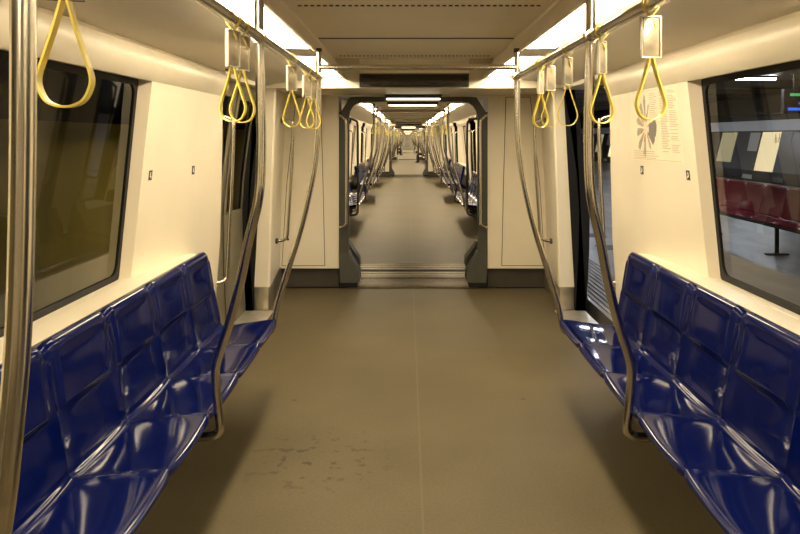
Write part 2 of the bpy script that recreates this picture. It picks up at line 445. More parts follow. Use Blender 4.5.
def carriage(k):
    near = k == 0
    g = G0 if near else G0 + PITCH*(k - 1)
    def Y(t): return g - t if near else g + t
    tmax = 10.2 if near else PITCH
    tend = tmax if near else PITCH - .45
    W = where(k); WS = whereshort(k)
    def rng(a, b): return sorted((Y(a), Y(b)))
    # ---- floor
    y0, y1 = rng(.45, tend)
    m = MB(); m.box(-1.32, 1.32, y0, y1, -.06, 0)
    struct(m.build('floor', M['floor'], smooth=False))
    # ---- ceiling: flat centre, lips that carry the lights, lower outer panels, soffits at the ends
    c0 = 1.40; c1 = tmax if near else PITCH - 1.40
    m = MB()
    half = [(.0, 2.10), (.650, 2.10), (.655, 2.085), (.562, 1.935), (.556, 1.925), (.566, 1.923), LA]
    half2 = [LB, (.790, 1.949), (.805, 1.940), (1.0, 1.912), (1.262, 1.872)]
    for s in (-1, 1):
        m.loft([[(s*x, Y(c0), z) for x, z in half], [(s*x, Y(c1), z) for x, z in half]])
        m.loft([[(s*x, Y(c0), z) for x, z in half2], [(s*x, Y(c1), z) for x, z in half2]])
        # backing above the lights
        m.loft([[(s*x, Y(c0), z) for x, z in (LA, (.61, 2.0), (.79, 2.0), LB)], [(s*x, Y(c1), z) for x, z in (LA, (.61, 2.0), (.79, 2.0), LB)]])
    struct(m.build('ceiling', M['ceil'], ang=25))
    # seams and vent slots of the flat ceiling
    if k <= 1:
        m = MB(); t = 2.66
        while t < c1 - .3:
            m.box(-.64, .64, Y(t) - .003, Y(t) + .003, 2.094, 2.103)
            t += 2.4
        o = m.build('trim_' + str(200 + k), M['seam'], smooth=False); struct(o)
        vents = [1.62, 3.85, 6.2, 8.6] if near else [1.62, 3.85, 6.2, 8.6, 11.0, 13.4, 15.75, 17.98]
        for i, t in enumerate(vents):
            m = MB()
            for x in range(-19, 20):
                m.box(x*.031 - .009, x*.031 + .009, Y(t) - .006, Y(t) + .006, 2.095, 2.103)
            v = m.build('ceiling_vent', M['seam'], smooth=False)
            pos = 'next to first gangway' if i == 0 else f'{ORD[i]} from it'
            tag(v, f'row of small dark ceiling vent slots, {pos}, {WS}', 'vent', 'vent slot rows in the ceiling')
    # ---- header, soffit, end wall at one or both ends
    for e in ((0,) if near else (0, 1)):
        def YE(t): return Y(t) if e == 0 else Y(PITCH - t)
        fwd = 1 if YE(1) > YE(0) else -1       # direction from the end wall into the carriage
        m = MB(); m.box(-1.30, 1.30, YE(1.40), YE(1.42), 1.875, 2.11)
        m.box(-1.30, 1.30, YE(.40), YE(1.42), 1.854, 1.875)
        struct(m.build('ceiling', M['cream'], smooth=False))
        # end wall with the gangway opening
        wy0, wy1 = sorted((YE(.45), YE(.41)))
        m = MB()
        op = .713 if (near or e == 1) else .765
        for s in (-1, 1):
            m.loft([[(s*op, y, .19), (s*1.30, y, .19), (s*1.27, y, 1.86), (s*op, y, 1.86)] for y in (wy0, wy1)], True, True)
        m.box(-op, op, wy0, wy1, 1.836 if op < .75 else 1.856, 1.868)
        struct(m.build('wall_end', M['cream'], smooth=False))
        m = MB()
        for s in (-1, 1): m.box(s*(op + .007), s*1.30, YE(.37), YE(.40), 0, .19)
        struct(m.build('baseboard_end', M['dark'], smooth=False))
        for s in (-1, 1):
            sd = SIDE[s]
            # side panel of the vestibule and the pillar beside the door
            m = MB()
            A = [(1.155, 1.86), (1.165, 1.5), (1.185, 1.0), (1.20, .5), (1.205, .20)]
            B = [(1.19, 1.86), (1.23, 1.5), (1.26, 1.0), (1.275, .5), (1.28, .19)]
            OUT = [(prof_x(DOORP, z), z) for x, z in A]
            m.loft([[(s*x, YE(.44), z) for x, z in B], [(s*x, YE(1.355), z) for x, z in A], [(s*(x+.012), YE(1.37), z) for x, z in A],
                    [(s*(x-.002), YE(1.37), z) for x, z in OUT], [(s*x, YE(1.30), z) for x, z in OUT]])
            m.add([(s*1.205, YE(1.37), .20), (s*1.35, YE(1.37), .20), (s*1.35, YE(.44), .20), (s*1.28, YE(.44), .20)], [(0, 1, 2, 3)])
            struct(m.build(num('trim'), M['cream'], ang=30))
            m = MB(); m.box(s*1.215, s*1.335, YE(1.10), YE(1.36), 0, .20, .006)
            m.box(s*1.27, s*1.33, YE(.40), YE(1.10), 0, .20)
            struct(m.build(num('trim'), M['kick']))
            if k <= 2:
                # equipment cabinet door on the end wall
                cl = f'cream equipment cabinet door on the end wall, {sd} of the ' + (f'{ORD[0]} gangway, near side' if near else (f'{ORD[k-1]} gangway, far side' if e == 0 else f'{ORD[k]} gangway, near side'))
                cy = YE(.45); r = thing('equipment_cabinet', cl, 'cabinet', (s*1.0, cy, .22), 'cabinet doors beside the gangways')
                og = (s*1.0, cy, .22)
                out = [(.845, .215), (1.262, .215), (1.215, 1.0), (1.125, 1.835), (.885, 1.835), (.862, 1.0)]
                cx, cz = 1.04, 1.0
                m = MB(); m.prism([(s*x, z) for x, z in out], cy, cy + fwd*.003)
                m.build('door_gasket', M['seam'], r, og, smooth=False)
                inn = [(x + (.006 if x < cx else -.006), z + (.006 if z < cz - .3 else (-.006 if z > cz + .3 else 0))) for x, z in out]
                m = MB(); m.prism([(s*x, z) for x, z in inn], cy, cy + fwd*.007)
                m.build('door_panel', M['cream'], r, og, smooth=False)
                m = MB(); m.cyl((s*1.20, cy + fwd*.009, .47 if s < 0 else 1.55), (0, 1, 0), .012, .008)
                m.build('lock', M['dark'], r, og)
            if k <= 1:
                hl = f'curved steel grab handle on the vestibule side panel, {sd} of ' + ('first gangway, near side' if near else (f'{ORD[k-1]} gangway, far side' if e == 0 else f'{ORD[k]} gangway, near side'))
                yb = YE(.95)
                P = [(1.17, 1.60, 0), (1.12, 1.60, 0), (1.085, 1.585, 0), (1.078, 1.54, 0), (1.085, 1.2, 0), (1.11, .80, 0), (1.125, .58, 0), (1.14, .545, 0), (1.17, .535, .05), (1.21, .535, .08)]
                pts = smooth_path([(s*x, yb + fwd*dy, z) for x, z, dy in P], 4)
                r = thing('vestibule_grab_rail', hl, 'grab rail', (s*1.12, yb, .53), 'grab rails of the vestibules')
                MB().tube(pts, .0135, 12).build('handle_bar', M['steel'], r, (s*1.12, yb, .53))
                MB().cyl((s*1.175, yb, 1.60), (1, 0, 0), .024, .02).build('mounting_flange', M['dark'], r, (s*1.12, yb, .53))
                MB().cyl((s*1.205, yb + fwd*.08, .535), (1, 0, 0), .024, .02).build('mounting_flange', M['dark'], r, (s*1.12, yb, .53))
        # display in the header
        if k <= 2:
            dy = YE(1.42)
            dl = 'long dark destination display above the ' + ('gangway in the near carriage' if near else (f'{ORD[k-1]} gangway, facing away into next carriage' if e == 0 else f'{ORD[k]} gangway, facing the camera'))
            r = thing('destination_sign', dl, 'display', (0, dy, 1.86), 'displays above the gangways')
            og = (0, dy, 1.86)
            MB().box(-.452, .452, dy, dy + fwd*.012, 1.860, 1.972, .003).build('bezel', M['dark'], r, og)
            MB().box(-.437, .437, dy + fwd*.004, dy + fwd*.0145, 1.868, 1.960, .002).build('screen', M['screen'], r, og)
            MB().box(-.455, .455, dy, dy + fwd*.016, 1.972, 1.978).build('top_strip', M['steel'], r, og)
            MB().box(-.452, .452, dy, dy + fwd*.005, 1.979, 2.098).build('upper_panel', M['ceil'], r, og, smooth=False)
    # ---- body side walls, windows, ledges
    for s in (-1, 1):
        sd = SIDE[s]
        for wi, (a, b) in enumerate(WALL):
            if a > tmax - .2: continue
            b2 = min(b, tmax)
            bc = (BENCH[wi][0] + BENCH[wi][1]) / 2
            w0, w1 = bc - .775, bc + .775
            m = MB()
            ts = [a + (w0 - a)*f for f in (0, .4, .5, .58, .66, .74, .82, .9, .96, 1)]
            te = [w1 + (b - w1)*f for f in (0, .04, .1, .18, .26, .34, .42, .5, .6, 1)]
            def sec(t, P): return [(s*x, Y(t), z) for x, z in P]
            def wt(t): return wfun(t - a, w0 - a) if t < bc else wfun(b - t, b - w1)
            jam = [[(s*(x + .16), Y(a), z) for x, z in E_PROF], [(s*(x + .004), Y(a), z) for x, z in E_PROF]]
            m.loft(jam + [sec(t, lerp_prof(wt(t))) for t in ts if t <= b2])
            if te[-1] <= tmax + .01:
                m.loft([sec(t, lerp_prof(wt(t))) for t in te] + [[(s*(x + .16), Y(b), z) for x, z in E_PROF]])
            # above and below the window
            we = min(w1, tmax)
            m.loft([sec(t, W_PROF[:6]) for t in (w0, we)]); m.loft([sec(t, W_PROF[8:]) for t in (w0, we)])
            gx0, gz0 = GLASS[0]; gx1, gz1 = GLASS[1]
            gw0, gw1 = w0 + .018, we - (.018 if w1 <= tmax else 0)
            # reveal round the opening: splayed from the wall to the glass
            wp = W_PROF[5:9]
            gl = [(gx0 + (gx1-gx0)*f, gz0 + (gz1-gz0)*f) for f in ((wp[0][1]-p[1]) / (wp[0][1]-wp[3][1]) for p in wp)]
            m.loft([[(s*x, Y(w0), z) for x, z in wp], [(s*x, Y(gw0), z) for x, z in gl]])
            if w1 <= tmax: m.loft([[(s*x, Y(w1), z) for x, z in wp], [(s*x, Y(gw1), z) for x, z in gl]])
            m.loft([[(s*wp[0][0], Y(w0), wp[0][1]), (s*wp[0][0], Y(we), wp[0][1])], [(s*gl[0][0], Y(gw0), gl[0][1]), (s*gl[0][0], Y(gw1), gl[0][1])]])
            m.loft([[(s*wp[3][0], Y(w0), wp[3][1]), (s*wp[3][0], Y(we), wp[3][1])], [(s*gl[3][0], Y(gw0), gl[3][1]), (s*gl[3][0], Y(gw1), gl[3][1])]])
            struct(m.build('wall_' + sd, M['cream'], ang=28))
            # dark strip at the foot of the wall
            m = MB(); m.box(s*1.29, s*1.33, *rng(a + .01, b2 - .01), 0, .16)
            struct(m.build('baseboard_' + sd, M['dark'], smooth=False))
            m = MB(); m.box(s*1.20, s*1.30, *rng(BENCH[wi][0] + .02, min(BENCH[wi][1], tmax) - .02), 0, .30, .004)  # unseen dark box added under the bench to cut bounced light
            struct(m.build('baseboard_' + sd, M['dark']))
            # ledge behind the seat backs
            bb = min(BENCH[wi][1] + .03, tmax)
            m = MB(); m.prism([(s*x, z) for x, z in ((1.372, .786), (1.29, .797), (1.218, .803), (1.204, .797), (1.204, .62), (1.372, .62))], *rng(BENCH[wi][0] - .03, bb))
            struct(m.build(num('trim'), M['cream'], ang=25))
            m = MB(); m.box(s*1.199, s*1.215, *rng(BENCH[wi][0] - .03, bb), .74, .8065, .002); struct(m.build(num('trim'), M['dark']))
            # window: rubber gasket with rounded corners, pane
            if w1 <= tmax + .01:
                def gpt(t, z, off=0.):
                    f = (gz0 - z) / (gz0 - gz1); return (s*(gx0 + (gx1-gx0)*f - off), Y(t), z)
                def ring(ins, rad, n=5):
                    A0, A1, Z0, Z1 = gw0 + ins, gw1 - ins, gz1 + ins, gz0 - ins
                    o = []
                    for cx, cz, st in ((A1 - rad, Z1 - rad, 0), (A0 + rad, Z1 - rad, 90), (A0 + rad, Z0 + rad, 180), (A1 - rad, Z0 + rad, 270)):
                        for i in range(n + 1):
                            an = math.radians(st + 90*i/n); o.append((cx + rad*math.cos(an), cz + rad*math.sin(an)))
                    return o
                wn = num('window')
                r = bpy.data.objects.new(wn, None); C.objects.link(r); r.location = (s*1.41, Y(bc), gz1); struct(r)
                og = (s*1.41, Y(bc), gz1)
                m = MB(); R0 = ring(-.004, .03); R1 = ring(.030, .05)
                m.loft([[gpt(t, z, -.004) for t, z in R0], [gpt(t, z, .008) for t, z in R0], [gpt(t, z, .008) for t, z in R1], [gpt(t, z, -.004) for t, z in R1]], True)
                m.build('gasket', M['black'], r, og)
                m = MB(); pts = [gpt(t, z, .001) for t, z in ring(.026, .05)]; pts2 = [gpt(t, z, -.005) for t, z in ring(.026, .05)]
                m.add(pts, [tuple(range(len(pts)))])
                m.build('pane', M['glass'], r, og, smooth=False)
        # ---- doors
        for di, (a, b) in enumerate(DOOR):
            if a > tmax: continue
            b = min(b, tmax)
            # sill plate and lintel strip
            m = MB(); m.box(s*1.17, s*1.42, *rng(a, b), -.03, .006)
            struct(m.build(num('trim'), M['alu'], smooth=False))
            m = MB(); m.box(s*1.235, s*1.42, *rng(a - .02, b + .02), 1.845, 1.90)
            struct(m.build(num('trim'), M['ceil'], smooth=False))
            dn = num('door')
            r = bpy.data.objects.new(dn, None); C.objects.link(r); og = (s*1.38, Y((a+b)/2), 0); r.location = og; struct(r)
            zs = [p[1] for p in DOORP]
            if s < 0:
                mid = (a + b) / 2
                for la, lb in ((a - .02, mid - .006), (mid + .006, b + .02)):
                    # leaf: frame round a dark glass, following the bulging body side
                    def dx(z): return prof_x(DOORP, z) + .055
                    m = MB()
                    def strip(t0, t1, z0, z1, off=0., n=4):
                        za = [z0 + (z1 - z0)*i/n for i in range(n + 1)]
                        for o_ in (0., .035):
                            m.loft([[(s*(dx(z) + o_ - off), Y(t0), z) for z in za], [(s*(dx(z) + o_ - off), Y(t1), z) for z in za]])
                        for z in (z0, z1):
                            m.add([(s*(dx(z)-off), Y(t0), z), (s*(dx(z)-off), Y(t1), z), (s*(dx(z)+.035-off), Y(t1), z), (s*(dx(z)+.035-off), Y(t0), z)], [(0, 1, 2, 3)])
                    strip(la, lb, 0.01, .86); strip(la, lb, 1.74, 1.86)
                    strip(la, la + .10, .86, 1.74); strip(lb - .10, lb, .86, 1.74)
                    lf = m.build('door_leaf', M['leaf'], r, og)
                    m = MB(); strip(la + .085, lb - .085, .845, .870, .006, 1); strip(la + .085, lb - .085, 1.73, 1.75, .006, 1)
                    strip(la + .085, la + .105, .86, 1.74, .006); strip(lb - .105, lb - .085, .86, 1.74, .006)
                    m.build('glass_frame', M['leafframe'], lf, (0, 0, 0), smooth=False)
                    m = MB(); za = [.86 + .88*i/6 for i in range(7)]
                    m.loft([[(s*(dx(z) + .015), Y(la + .10), z) for z in za], [(s*(dx(z) + .015), Y(lb - .10), z) for z in za]])
                    m.build('glass', M['dglass'], lf, (0, 0, 0))
                m = MB()
                for t in (mid,): strip(t - .012, t + .012, .01, 1.86, .004)
                m.build('rubber_edge', M['black'], r, og)
            # rubber seals in the jambs (on the platform side the leaves are slid away and only their dark edges show)
            for t, dr in ((a, 1), (b, -1)):
                if t >= tmax: continue
                m = MB()
                Pn = DOORP
                m.loft([[(s*(x - .004), Y(t + dr*.012), z) for x, z in Pn], [(s*(x + .085), Y(t + dr*.012), z) for x, z in Pn], [(s*(x + .085), Y(t - dr*.03), z) for x, z in Pn], [(s*(x - .004), Y(t - dr*.03), z) for x, z in Pn]], True) if (t in (1.37, 18.23)) else \
                m.loft([[(s*(x + .02), Y(t + dr*.008), z) for x, z in E_PROF], [(s*(x + .16), Y(t + dr*.008), z) for x, z in E_PROF], [(s*(x + .16), Y(t - dr*.01), z) for x, z in E_PROF], [(s*(x + .02), Y(t - dr*.01), z) for x, z in E_PROF]], True)
                m.build('edge_seal', M['black'], r, og)
            # vertical handles at the wall edges of the door
            if k <= 1:
                for t, dr in ((a, 1), (b, -1)):
                    if t in (1.37, 18.23) or t >= tmax: continue
                    yb = Y(t + dr*.055); yw = Y(t - dr*.01)
                    P = [(1.31, 1.575, 1), (1.275, 1.585, .6), (1.225, 1.565, 0), (1.205, 1.52, 0), (1.212, 1.2, 0), (1.232, .8, 0), (1.243, .56, 0), (1.252, .52, 0), (1.275, .50, .4), (1.315, .497, 1)]
                    pts = smooth_path([(s*x, yb + (yw - yb)*f, z) for x, z, f in P], 4)
                    nm = ORD[di]
                    edge = 'far' if (Y(t) > Y((a+b)/2)) else 'near'
                    hl = f'steel grab rail, {edge} edge of {nm} {sd} door {"before" if near else "beyond"} first gangway'
                    h = thing('doorway_grab_rail', hl, 'grab rail', (s*1.25, yb, .5), 'tall grab rails at the doors')
                    MB().tube(pts, .0135, 12).build('handle_bar', M['steel'], h, (s*1.25, yb, .5))
                    for fx, fz in ((1.30, 1.577), (1.305, .498)):
                        MB().cyl((s*fx, yb + (yw-yb)*.8, fz), (1, 0, 0), .022, .016).build('mounting_flange', M['white'], h, (s*1.25, yb, .5))
    # ---- benches
    for bi, (a, b) in enumerate(BENCH):
        if a > tmax - 2 or (near and bi > 0): continue
        for s in (-1, 1):
            sd = SIDE[s]
            under = ('tunnel window' if s < 0 else 'platform window')
            ben = f'{sd} bench' if near else f'{ORD[bi]} {sd} bench'
            if k <= 2 or (k == 3 and s < 0 and bi == 1):
                r = thing('bench_support', f'dark steel frame carrying the blue seats of the {ben} {WS}', 'bench support', (s*1.0, Y((a+b)/2), 0), 'frames under the seat benches')
                og = (s*1.0, Y((a+b)/2), 0)
                MB().box(s*.875, s*.91, *rng(a + .02, b - .02), .31, .350, .004).build('seat_beam', M['dark'], r, og)
                MB().box(s*1.06, s*1.10, *rng(a + .02, b - .02), .31, .350, .004).build('seat_beam', M['dark'], r, og)
                for t in ([a + .1, (a+b)/2, b - .1] if k <= 1 else [(a+b)/2]):
                    y = Y(t)
                    m = MB(); m.loft([[(s*.90, y + q, .28), (s*.90, y + q, .308), (s*1.198, y + q, .308), (s*1.198, y + q, .0), (s*1.17, y + q, .0)] for q in (-.012, .012)], True, True)
                    m.build('wall_bracket', M['dark'], r, og, smooth=False)
            if k <= 2 or (k == 3 and s < 0 and bi == 1):
                grp = f'blue seats of the {W}'
                for i in range(6):
                    t = a + SW*(i + .5)
                    if near:
                        lab = f'glossy blue plastic seat under the {under}, ' + ('at the far door end' if i == 0 else f'{ORD[i]} from the far door') + f' of {sd} bench'
                    else:
                        lab = f'blue plastic seat, {ORD[i]} from the near end of the {ORD[bi]} {sd} bench {WS}'
                    place_seat(s, Y(t), lab, grp, simple=(k >= 2))
            # poles
            ptl = [(a - .035, 'end'), ((a+b)/2, 'mid'), (b + .366, 'near') if near else (b + .035, 'end')]
            for i, (t, kind) in enumerate(ptl):
                if near: lab = f'bent steel grab pole at the {["far end", "middle", "near end"][i]} of the {sd} bench in the near carriage'
                else: lab = f'bent steel grab pole at the {["near end", "middle", "far end"][i]} of the {ORD[bi]} {sd} bench {WS}'
                place_pole(s, kind, Y(t), lab, f'grab poles of the {W}')
            # overhead rail
            if k <= 2:
                r0, r1 = rng(ptl[0][0], ptl[2][0])
                m = MB(); m.tube([(s*RAILX, r0, RAILZ), (s*RAILX, r1, RAILZ)], .0165, 12)
                tag(m.build('overhead_rail', M['steel'], None, (s*RAILX, (r0+r1)/2, RAILZ)), f'long steel overhead rail above the {ben} {WS}', 'rail', 'overhead rails')
            # straps
            if near:
                ys = [1.06, 2.08, 2.20, 3.14, 3.62, 3.87] if s < 0 else [1.845, 2.31, 2.80, 3.14, 3.37]
                rots = [.10, -.10, -.08, -.12, -.15, .3] if s < 0 else [.08, .12, -.12, -.15, .35]
                hr = [.2, 1.2, 1.15, 1.0, 1.0, .8] if s < 0 else [0., .75, .85, .75, .6]
                for i, (y, ro, hh) in enumerate(zip(ys, rots, hr)):
                    lab = f'yellow hanging strap with clear card holder, {"nearest" if i == 0 else ORD[i]} along the {sd} rail in the near carriage'
                    place_strap(s, y, lab, 'hanging straps of the near carriage', ro, hh)
            elif k <= 2:
                for i in range(5):
                    t = a + .25 + i*.52 + random.uniform(-.12, .12)
                    place_strap(s, Y(t), f'yellow hanging strap, {ORD[i]} along the rail over the {ORD[bi]} {sd} bench {WS}', f'hanging straps of the {W}', random.uniform(-.5, .5))
        # crossbar between the end poles
        if k <= 2:
            t = a - .035
            m = MB(); m.tube([(-.553, Y(t), 1.838), (.553, Y(t), 1.838)], .0155, 12)
            tag(m.build('crossbar', M['steel'], None, (0, Y(t), 1.838)), ('steel crossbar joining the far poles of the two benches in the near carriage' if near else f'steel crossbar between near poles of the {ORD[bi]} pair of benches {WS}'), 'crossbar', 'steel crossbars under the ceiling')
    # ---- lights
    n = 9; pit = (18.15 - LLEN - 1.45) / 8
    for i in range(n):
        t = 1.45 + LLEN/2 + i*pit
        if t > tmax - .8 or (k == 1 and i < 1): continue
        for s in (-1, 1):
            place_lamp(s, Y(t), f'bright warm ceiling light strip, {SIDE[s]} row, {ORD[i]} {"before first" if near else "beyond " + ORD[k-1]} gangway', f'ceiling light strips of the {W}')
    if near:
        m = MB(); yb = Y(tmax); m.box(-1.5, 1.5, yb - .05, yb, -.05, 2.15); struct(m.build('wall_back', M['cream'], smooth=False))

def gangway_lamp(k, y, side, z):
    r = thing('gangway_ceiling_lamp', f'slim bright lamp over the {ORD[k-1]} gangway, {side} side', 'lamp', (0, y, 1.83), 'slim lamps over the gangways')
    MB().box(-.255, .255, y - .03, y + .03, z, z + .014, .003).build('diffuser', M['endlamp'], r, (0, y, 1.83))
    MB().box(-.27, .27, y - .035, y + .035, z + .014, 1.8535).build('housing', M['portal'], r, (0, y, 1.83))

def gangway(k):
    """k = 1.. : passage between carriage k-1 and k."""
    g = G0 + PITCH*(k - 1)
    name = ORD[k-1]
    gangway_lamp(k, g - .505, 'near', 1.804); gangway_lamp(k, g + .33, 'far', 1.780)
    # inner side walls, ceiling and floor plates of the passage
    m = MB()
    tun = [(.635, 0.), (.635, 1.0), (.635, 1.66), (.625, 1.73), (.59, 1.79), (.54, 1.825), (.46, 1.854), (0., 1.854)]
    tun = [(-x, z) for x, z in tun] + [(x, z) for x, z in reversed(tun[:-1])]
    m.loft([[(x*f, y, z) for x, z in tun] for y, f in ((g - .388, 1.), (g - .30, 1.06), (g + .388, 1.12))])
    struct(m.build('wall_gangway', M['cream'], smooth=False))
    for e, (ya, yb) in enumerate(((g - .45, g - .05), (g + .05, g + .88))):
        m = MB(); m.box(-.63, .63, ya, yb if e == 0 else g + .88, -.03, .008)
        n = 7
        for i in range(n):
            y = ya + (yb - ya) * (i + .5) / n
            m.box(-.60, .60, y - .007, y + .007, .006, .016)
        struct(m.build(num('trim'), M['thresh'], smooth=False))
    m = MB(); m.box(-.61, .61, g + .42, g + .475, .0085, .0175); struct(m.build(num('trim'), M['black'], smooth=False))
    for e in (-1, 1):
        y0, y1 = g + e*.46, g + e*.39
        side = 'near' if e < 0 else 'far'
        r = thing('gangway_portal', f'dark grey green portal frame round the {name} gangway, {side} side', 'gangway portal', (0, y0, 0), 'portal frames of the gangways')
        og = (0, y0, 0)
        outer = [(.712, .03), (.712, .30), (.712, 1.655), (.60, 1.835), (0., 1.835)]
        inner = [(.618, .33), (.618, 1.0), (.618, 1.635), (.607, 1.70), (.575, 1.75), (.53, 1.78), (.46, 1.79), (0., 1.79)]
        m = MB()
        full_i = [(-x, z) for x, z in inner] + [(x, z) for x, z in reversed(inner[:-1])]
        full_o = [(-.712, .33), (-.712, 1.0), (-.712, 1.655), (-.70, 1.68), (-.65, 1.76), (-.605, 1.83), (-.55, 1.835), (0, 1.835)]
        full_o = full_o + [(-x, z) for x, z in reversed(full_o[:-1])]
        if e > 0:
            full_i = [(x*1.135, z if z < 1.6 else z + .05*min(1, (z - 1.6)/.1)) for x, z in full_i]
            full_o = [(x*1.072, z if z < 1.6 else z + .022*min(1, (z - 1.6)/.1)) for x, z in full_o]
        loops = []
        for y, pr in ((y0, 0), (y1, 0)):
            loops.append(([(x, y, z) for x, z in full_o], [(x, y, z) for x, z in full_i]))
        (o0, i0), (o1, i1) = loops
        m.loft([o0, i0, i1, o1, o0])
        n = len(full_o) - 1
        m.build('portal_ring', M['portal'], r, og, ang=30)
        if k <= 2:
            for s in (-1, 1):
                kf = 1. if e < 0 else 1.1
                P = [(.712, .34), (.616, .34), (.595, .29), (.515, .165), (.508, .085), (.53, .06), (.70, .06)]
                m = MB()
                yy = y0 + e*.10
                m.loft([[(s*x*kf, y0 + e*.03*min(1, max(0, (.34 - z)/.18)), z) for x, z in P], [(s*x*kf, y1 - e*.12, z) for x, z in P]], True, True)
                f = m.build('foot', M['portal'], r, og, ang=30)
                MB().box(s*.535*kf, s*.70*kf, y0 + e*.02, y1 - e*.11, .016, .062).build('rubber_pad', M['black'], f, og, smooth=False)
        if k <= 2:
            for s in (-1, 1):
                hy = g + e*.46; dy = e*.075
                q = 0 if e < 0 else -.036
                P = [(.700, 1.66, 0), (.700, 1.655, .85), (.682, 1.650, 1), (.655 + q, 1.625, 1), (.636 + q, 1.57, 1), (.634 + q, 1.2, 1), (.634 + q, .68, 1), (.640 + q, .625, 1), (.662 + q, .60, 1), (.690, .595, .9), (.700, .595, 0)]
                hl = f'curved steel handrail on the portal, {SIDE[s]} of the {name} gangway, {side} side'
                h = thing('gangway_handrail', hl, 'handrail', (s*.66, hy, .59), 'handrails of the gangways')
                MB().tube(smooth_path([(s*x, hy + dy*f, z) for x, z, f in P], 4), .0125, 10).build('rail_bar', M['steel' if e < 0 else 'portal'], h, (s*.66, hy, .59))  # far rails take the dark portal colour to stand for backlit steel in shade
                for z in (1.66, .595): MB().box(s*.688, s*.712, hy, hy + e*.014, z - .03, z + .03, .004).build('mounting_plate', M['dark'], h, (s*.66, hy, .59))

for k in range(NCAR + 1): carriage(k)
for k in range(1, NCAR + 1): gangway(k)
# closed cab wall with a door at the very end of the train
ye = G0 + PITCH*NCAR - .45
m = MB(); m.box(-1.3, 1.3, ye, ye + .05, 0, 2.1); struct(m.build('wall_cab', mat('cab_wall_grey', (.52, .50, .45), .5, noise=.04), smooth=False))
r = bpy.data.objects.new(num('door'), None); C.objects.link(r); r.location = (0, ye, 0); struct(r)
MB().box(-.36, .36, ye - .02, ye, .02, 1.82, .006).build('door_panel', mat('cab_door_grey', (.44, .43, .40), .45, noise=.03), r, (0, ye, 0))
MB().box(-.22, .22, ye - .026, ye - .018, 1.0, 1.65, .004).build('door_glass', M['leafframe'], r, (0, ye, 0))

# ------------------------------------------------------------------ wall stickers and the network poster
def on_wall(s, y, z):
    """point and x-slope of the near carriage wall surface"""
    t = G0 - y; d = min(t - WALL[0][0], WALL[0][1] - t)
    return s*wall_x(d, z)
for s in (-1, 1):
    for i, y in enumerate((3.56, 4.12)):
        z = 1.263; h = .024; w = .0135
        mm = MB()
        def quad(mb, y0, y1, z0, z1, off):
            c = [(on_wall(s, yy, zz) - s*off, yy, zz) for yy, zz in ((y0, z0), (y1, z0), (y1, z1), (y0, z1))]
            c2 = [(x + s*off, a, b) for x, a, b in c]
            mb.add(c + c2, [(0, 1, 2, 3), (7, 6, 5, 4), (0, 1, 5, 4), (1, 2, 6, 5), (2, 3, 7, 6), (3, 0, 4, 7)])
        org = (on_wall(s, y, z), y, z)
        nm = (('beside the dark tunnel window', 'near the closed door'), ('beside the platform window', 'below the map poster'))[s > 0][i]
        r = thing('wall_sticker', f'tiny black sticker with white seated figure on {SIDE[s]} wall, {nm}', 'sticker', org, 'small black wall stickers')
        m = MB(); quad(m, y - w*1.6, y + w*1.6, z - h, z + h, .0012); m.build('backing', M['seam'], r, org, smooth=False)
        m = MB()
        quad(m, y - .005, y + .003, z + .008, z + .015, .0022)      # head
        quad(m, y - .006, y + .002, z - .006, z + .007, .0022)      # back
        quad(m, y - .006, y + .010, z - .009, z - .004, .0022)      # thigh
        quad(m, y + .006, y + .010, z - .016, z - .006, .0022)      # shin
        m.build('pictogram', M['white'], r, org, smooth=False)

